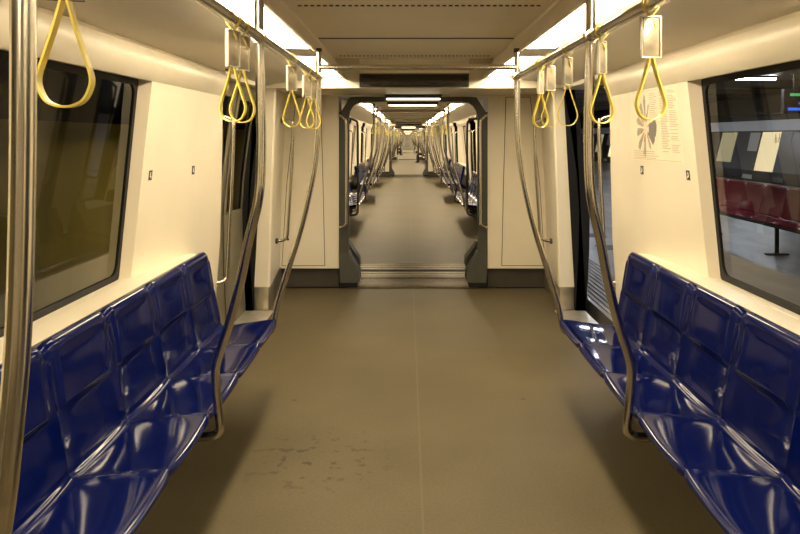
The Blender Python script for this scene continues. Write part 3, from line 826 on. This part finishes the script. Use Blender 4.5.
def poster():
    y0, y1, z0, z1 = 3.585, 4.30, 1.318, 1.712
    org = (1.26, (y0+y1)/2, z0)
    r = thing('network_poster', 'pale network map poster with fan shaped drawing and small text on right wall', 'poster', org)
    def sheet(mb, a0, a1, b0, b1, off, n=1, nz=1):
        secs = []
        for i in range(n + 1):
            y = a0 + (a1-a0)*i/n
            secs.append([(on_wall(1, y, b0 + (b1-b0)*j/nz) - off, y, b0 + (b1-b0)*j/nz) for j in range(nz + 1)])
        mb.loft(secs)
    m = MB(); sheet(m, y0, y1, z0, z1, .0015, 16, 8); m.build('sheet', M['paper'], r, org)
    W, H = y1 - y0, z1 - z0
    def P(u, v):   # u from the window side's opposite: 0 = door end (left in view), 1 = window end
        y = y1 - u*W; z = z0 + v*H
        return (on_wall(1, y, z) - .003, y, z)
    # small lines of text
    m = MB()
    def line(u0, u1, v, h=.006):
        n = 4
        m.loft([[P(u0 + (u1-u0)*i/n, v) for i in range(n + 1)], [P(u0 + (u1-u0)*i/n, v + h) for i in range(n + 1)]])
    rnd = random.Random(3)
    for col, (ua, ub) in enumerate(((.66, .80), (.82, .97))):
        v = .93
        while v > .12:
            if rnd.random() > .12: line(ua, ua + (ub-ua)*rnd.uniform(.6, 1), v)
            v -= .022
    v = .93
    while v > .58:
        line(.45, .45 + .17*rnd.uniform(.6, 1), v); v -= .026
    for v in (.13, .10, .07, .04): line(.08, .60*rnd.uniform(.8, 1), v)
    line(.05, .62, .975, .004); line(.05, .96, .02, .004)
    m.build('text_lines', M['ink'], r, org, smooth=False)
    # radiating sectors of the drawing
    cu, cv, asp = .36, .46, W/H
    def wedge(mb, ang, wd, r0, r1):
        a0, a1 = math.radians(ang - wd/2), math.radians(ang + wd/2)
        q = [(cu + rr*math.cos(a)/asp, cv + rr*math.sin(a)) for rr, a in ((r0, a0), (r1, a0), (r1*1.04, (a0+a1)/2), (r1, a1), (r0, a1))]
        mb.add([P(u, max(.03, min(.97, v))) for u, v in q], [(0, 1, 2, 3, 4)])
    m = MB()
    for ang, wd, r1 in ((95, 14, .46), (120, 16, .40), (160, 18, .38), (190, 20, .36), (225, 18, .40), (262, 16, .40), (300, 14, .34), (68, 10, .36)):
        for q in range(5):      # every sector is a fan of fine strokes
            f = (q - 2) / 2
            wedge(m, ang + f*wd*.42, wd*.17, .08 + .02*abs(f), r1*(1 - .16*abs(f)*rnd.random()))
    m.build('map_sectors', M['ink'], r, org, smooth=False)
    m = MB()
    for ang, wd, r1 in ((330, 30, .34), (348, 16, .36), (5, 28, .38)):
        wedge(m, ang, wd, .12, r1)
    m.build('map_blocks', M['ink2'], r, org, smooth=False)
    m = MB()
    for ang in (20, 75, 140, 200, 250, 315): wedge(m, ang, 9, .02, .20)
    m.build('map_routes', M['orange'], r, org, smooth=False)
poster()
# screws in the outer ceiling by the door edges
for s in (-1, 1):
    for i, (x, y) in enumerate(((1.20, 4.62), (1.12, 4.64))):
        o = MB().cyl((s*x, y, 1.876), (0, 0, 1), .011, .012, 12).build('ceiling_screw', M['dark'], None, (s*x, y, 1.876))
        tag(o, f'dark screw head in the low ceiling by the {SIDE[s]} door, {"closer to" if i == 0 else "farther from"} the wall', 'screw', 'dark screws by the doors')

# ------------------------------------------------------------------ people far down the train
def person(name_label, s, y):
    r = thing('person', name_label, 'person', (s*.95, y, .42))
    org = Vector((s*.95, y, .42))
    def skin(name, pts, edges, rad, m, sub=2):
        me = bpy.data.meshes.new(name); me.from_pydata([tuple(Vector(p) - org) for p in pts], edges, [])
        o = bpy.data.objects.new(name, me); C.objects.link(o); o.parent = r
        me.materials.append(m)
        sk = o.modifiers.new('skin', 'SKIN')
        for i, q in enumerate(rad): me.skin_vertices[0].data[i].radius = (q, q)
        me.skin_vertices[0].data[0].use_root = True
        o.modifiers.new('sub', 'SUBSURF').levels = sub; o.modifiers['sub'].render_levels = sub
        return o
    X = lambda x: s*x
    # continuous body
    pts = [(X(.92), y, .50), (X(.93), y, .70), (X(.93), y, .90), (X(.92), y, 1.0), (X(.91), y, 1.08), (X(.90), y, 1.17), (X(.895), y, 1.25),
           (X(.93), y - .19, .95), (X(.93), y - .24, .72), (X(.72), y - .17, .60), (X(.64), y - .10, .58),
           (X(.93), y + .19, .95), (X(.93), y + .24, .72), (X(.72), y + .17, .60), (X(.64), y + .10, .58)]
    ed = [(0, 1), (1, 2), (2, 3), (3, 4), (4, 5), (5, 6), (3, 7), (7, 8), (8, 9), (9, 10), (3, 11), (11, 12), (12, 13), (13, 14)]
    skin('body', pts, ed, [.085, .12, .13, .10, .055, .095, .085, .06, .048, .036, .03, .06, .048, .036, .03], M['skin'])
    up = [(X(.92), y, .48), (X(.93), y, .70), (X(.93), y, .90), (X(.92), y, .99), (X(.93), y - .19, .95), (X(.93), y - .24, .72), (X(.75), y - .18, .61), (X(.93), y + .19, .95), (X(.93), y + .24, .72), (X(.75), y + .18, .61)]
    skin('top', up, [(0, 1), (1, 2), (2, 3), (3, 4), (4, 5), (5, 6), (3, 7), (7, 8), (8, 9)], [.09, .13, .145, .11, .075, .062, .05, .075, .062, .05], M['top'])
    lg = [(X(.93), y, .50), (X(.94), y - .10, .50), (X(.55), y - .12, .50), (X(.57), y - .12, .28), (X(.60), y - .12, .07), (X(.47), y - .13, .045),
          (X(.94), y + .10, .50), (X(.55), y + .13, .50), (X(.52), y + .13, .28), (X(.53), y + .13, .07), (X(.40), y + .14, .045)]
    skin('trousers', lg, [(0, 1), (1, 2), (2, 3), (3, 4), (4, 5), (0, 6), (6, 7), (7, 8), (8, 9), (9, 10)], [.085, .08, .075, .065, .05, .04, .08, .085, .065, .05, .04], M['trouser'])
    skin('hair', [(X(.915), y, 1.24), (X(.91), y, 1.30)], [(0, 1)], [.10, .085], M['hair'])
person('person in pale top and dark trousers seated on the right side far along train', 1, 40.74)
person('person in dark trousers seated on the left side, farthest along the train', -1, 57.13)

# ------------------------------------------------------------------ tunnel on the left
m = MB(); m.box(-2.5, -2.3, -4, 110, -1.2, 1.55); struct(m.build('wall_tunnel', M['tunnel'], smooth=False))
m = MB(); m.box(-2.6, -2.35, -4, 110, 1.55, 4.2); struct(m.build('wall_tunnel', M['tunneldark'], smooth=False))
m = MB(); m.box(-2.6, 1.5, -4, 110, -1.4, -1.2); struct(m.build('ground', M['tunneldark'], smooth=False))

# ------------------------------------------------------------------ platform on the right
m = MB(); m.box(1.56, 11.3, -3, 75, -.3, -.005); struct(m.build('floor_platform', M['platfloor'], smooth=False))
m = MB()
for i in range(11): m.box(1.60 + i*.05, 1.628 + i*.05, -3, 75, -.006, .004)
struct(m.build('trim_tactile', M['tactile'], smooth=False))
m = MB()
for j in range(30): m.box(2.45, 2.85, 1 + j*1.2, 1.4 + j*1.2, -.006, -.002)
struct(m.build('trim_tiles', M['dark'], smooth=False))
m = MB(); m.box(1.6, 14, -3, 75, 3.05, 3.15); struct(m.build('ceiling_platform', M['platceil'], smooth=False))
m = MB()
for j in range(20): m.box(1.6, 14, j*3.4, j*3.4 + .02, 3.035, 3.06)
struct(m.build('trim_ceiling', M['black'], smooth=False))
m = MB(); m.box(14.2, 14.4, -3, 75, -1.2, 4); m.box(1.5, 14.4, 75, 75.2, -1.2, 4); m.box(1.5, 14.4, -3.2, -3, -1.2, 4); struct(m.build('wall_station', M['platceil'], smooth=False))

tubes = [(8.95, 19.2), (4.2, 12.0), (4.2, 19.0), (4.2, 27.0), (8.95, 29.0), (4.2, 36.0), (4.2, 46.0), (8.95, 9.0), (4.2, 4.0)]
for i, (x, y) in enumerate(tubes):
    row = 'row above the red seats' if x < 5 else 'row by other train'
    n = sum(1 for a, b in tubes if a == x and b < y)
    r = thing('platform_light', f'slim white tube light under platform ceiling, {ORD[n]} along {row}', 'ceiling light', (x, y, 3.0), 'platform tube lights')
    MB().box(x - .68, x + .68, y - .05, y + .05, 2.955, 2.995, .01).build('tube', M['tube'], r, (x, y, 3.0))
    MB().box(x - .72, x + .72, y - .09, y + .09, 2.995, 3.05, .006).build('housing', M['dark'], r, (x, y, 3.0))

# red seats on a beam
PW = .575; PY0, PN = 6.3, 9
r = thing('platform_bench_support', 'dark metal beam and legs carrying the red seats on the platform', 'bench support', (4.7, PY0 + PW*PN/2, 0))
og = (4.7, PY0 + PW*PN/2, 0)
MB().box(4.46, 4.54, PY0, PY0 + PW*PN, .33, .39, .005).build('beam', M['dark'], r, og)
for y in (7.1, 9.0, 10.9):
    m = MB(); m.box(4.48, 4.52, y - .02, y + .02, .012, .34, .004); m.box(4.36, 4.64, y - .035, y + .035, -.005, .015, .004)
    m.build('leg', M['black'], r, og)
first = None
for i in range(PN):
    y = PY0 + PW*(i + .5)
    lab = f'glossy red plastic platform seat outside right window, {"at the far end" if i == PN-1 else ORD[PN-1-i] + " from the far end"} of its row'
    if first is None:
        first = thing('red_bench_seat', lab, 'platform seat', (0, y, 0), 'red seats on the platform')
        def rs(pts, nu=10):
            secs = []
            for q in range(nu + 1):
                u = q/nu; e = abs(2*u - 1); d = 1 - e**3; ed = max(0, (e-.75)/.25)
                secs.append([(x + (.02*d if kk == 'b' else 0), (u-.5)*(PW - .012), z - (.018*d if kk == 's' else 0) - (.05*ed*ed if kk == 't' else 0)) for x, z, kk in pts])
            return secs
        pan = [(4.26, .415, 'f'), (4.25, .435, 'f'), (4.27, .452, 's'), (4.33, .452, 's'), (4.45, .44, 's'), (4.58, .43, 's'), (4.63, .44, 's'), (4.63, .41, 'u'), (4.45, .39, 'u')]
        back = [(4.63, .44, 'b'), (4.655, .50, 'b'), (4.68, .62, 'b'), (4.70, .76, 'b'), (4.71, .80, 't'), (4.73, .82, 't'), (4.75, .80, 't'), (4.735, .72, 'r'), (4.70, .52, 'r'), (4.66, .42, 'r')]
        MB().loft(rs(pan), True, True).build('seat_pan', M['red'], first, ang=45)
        MB().loft(rs(back), True, True).build('backrest', M['red'], first, ang=45)
    else:
        dup(first, (0, y, 0), lab, 'red seats on the platform')

# information display hung over the platform
r = thing('platform_display', 'dark hanging platform display with glowing green and blue lines', 'display', (10.3, 18.7, 2.1))
og = (10.3, 18.7, 2.1)
MB().box(9.60, 11.2, 18.7, 18.85, 2.05, 2.68, .01).build('casing', M['black'], r, og)
MB().box(9.75, 10.6, 18.69, 18.70, 2.50, 2.57).build('green_line', M['led_green'], r, og, smooth=False)
MB().box(9.70, 11.0, 18.69, 18.70, 2.13, 2.20).build('blue_line', M['led_blue'], r, og, smooth=False)
MB().box(9.98, 11.0, 18.69, 18.70, 2.29, 2.345).build('blue_line', M['led_blue'], r, og, smooth=False)
for x in (9.9, 10.9):
    MB().box(x - .02, x + .02, 18.76, 18.8, 2.68, 3.06).build('hanger', M['black'], r, og, smooth=False)

# train standing at the other platform edge
def other_train():
    r = thing('train', 'grey metro train with white band standing at the opposite platform edge', 'train', (12.0, 32, 0))
    og = (12.0, 32, 0)
    def bx(z): return 11.85 + .25*max(0, z - .3)
    y0, y1 = 10., 62.
    win = []; door = []
    y = 14.8
    while y < 56:
        win.append((y, y + 1.4)); door.append((y + 2.9, y + 4.3)); y += 6.1
    def panel(mb, a, b, z0, z1, off=0., th=.05):
        mb.loft([[(bx(z0) - off, yy, z0), (bx(z1) - off, yy, z1), (bx(z1) - off + th, yy, z1), (bx(z0) - off + th, yy, z0)] for yy in (a, b)], True, True)
    m = MB(); panel(m, y0, y1, -.9, .30)
    cuts = sorted(win + door); a = y0
    for w in cuts:
        panel(m, a, w[0], .30, 1.62); a = w[1]
    panel(m, a, y1, .30, 1.62)
    for w in win: panel(m, w[0], w[1], .30, .52)
    m.build('body_side', M['trainbody'], r, og, smooth=False)
    m = MB(); panel(m, y0, y1, 1.66, 2.02, .02); m.build('white_band', M['trainwhite'], r, og, smooth=False)
    m = MB(); panel(m, y0, y1, 1.62, 1.66); panel(m, y0, y1, 2.02, 2.25); m.box(12.1, 14.1, y0, y1, 2.22, 2.30); m.build('roof', M['black'], r, og, smooth=False)
    m = MB(); m.box(12.6, 12.65, y0, y1, .0, 1.70); m.build('lit_interior', M['lit'], r, og, smooth=False)
    for w in win:
        m = MB(); panel(m, w[0], w[1], .52, 1.62, -.02, .01); m.build('window_pane', M['glass'], r, og, smooth=False)
    for d in door:
        m = MB(); panel(m, d[1] + .02, d[1] + .72, .0, 1.60, .03, .04); m.build('door_leaf', M['white'], r, og, smooth=False)
        m = MB(); panel(m, d[0] - .72, d[0] - .02, .0, 1.60, .03, .04); m.build('door_leaf', M['trainbody'], r, og, smooth=False)
        for q in range(3):
            m = MB(); yy = d[0] + .28 + q*.24
            pts = [(0, 0, 1.56), (0, 0, 1.46), (.05, 0, 1.36), (.06, 0, 1.30), (0, 0, 1.25), (-.06, 0, 1.30), (-.05, 0, 1.36), (0, 0, 1.46)]
            m.tube([(12.35, yy + p[0], p[2]) for p in pts], .012, 5)
            m.build('strap', M['yellow'], r, og)
other_train()

# ------------------------------------------------------------------ camera, world, view
cam = bpy.data.cameras.new('camera'); co = bpy.data.objects.new('camera', cam); C.objects.link(co)
co.location = (-.060, 0, 1.45); co.rotation_euler = (PI/2, 0, 0)
cam.sensor_fit = 'HORIZONTAL'; cam.sensor_width = 36; cam.lens = 36*730/800
cam.shift_x = -7/800; cam.shift_y = -130/800
cam.clip_start = .05; cam.clip_end = 300
S.camera = co
w = bpy.data.worlds.new('world'); S.world = w; w.use_nodes = True
w.node_tree.nodes['Background'].inputs[0].default_value = (.02, .02, .025, 1)
w.node_tree.nodes['Background'].inputs[1].default_value = .3
S.view_settings.view_transform = 'Standard'; S.view_settings.look = 'None'
S.view_settings.gamma = 1; S.view_settings.use_curve_mapping = False
S.view_settings.exposure = 0.30
S.cycles.max_bounces = 10; S.cycles.diffuse_bounces = 5; S.cycles.transparent_max_bounces = 16
S.cycles.caustics_reflective = False; S.cycles.caustics_refractive = False
S.cycles.sample_clamp_indirect = 6
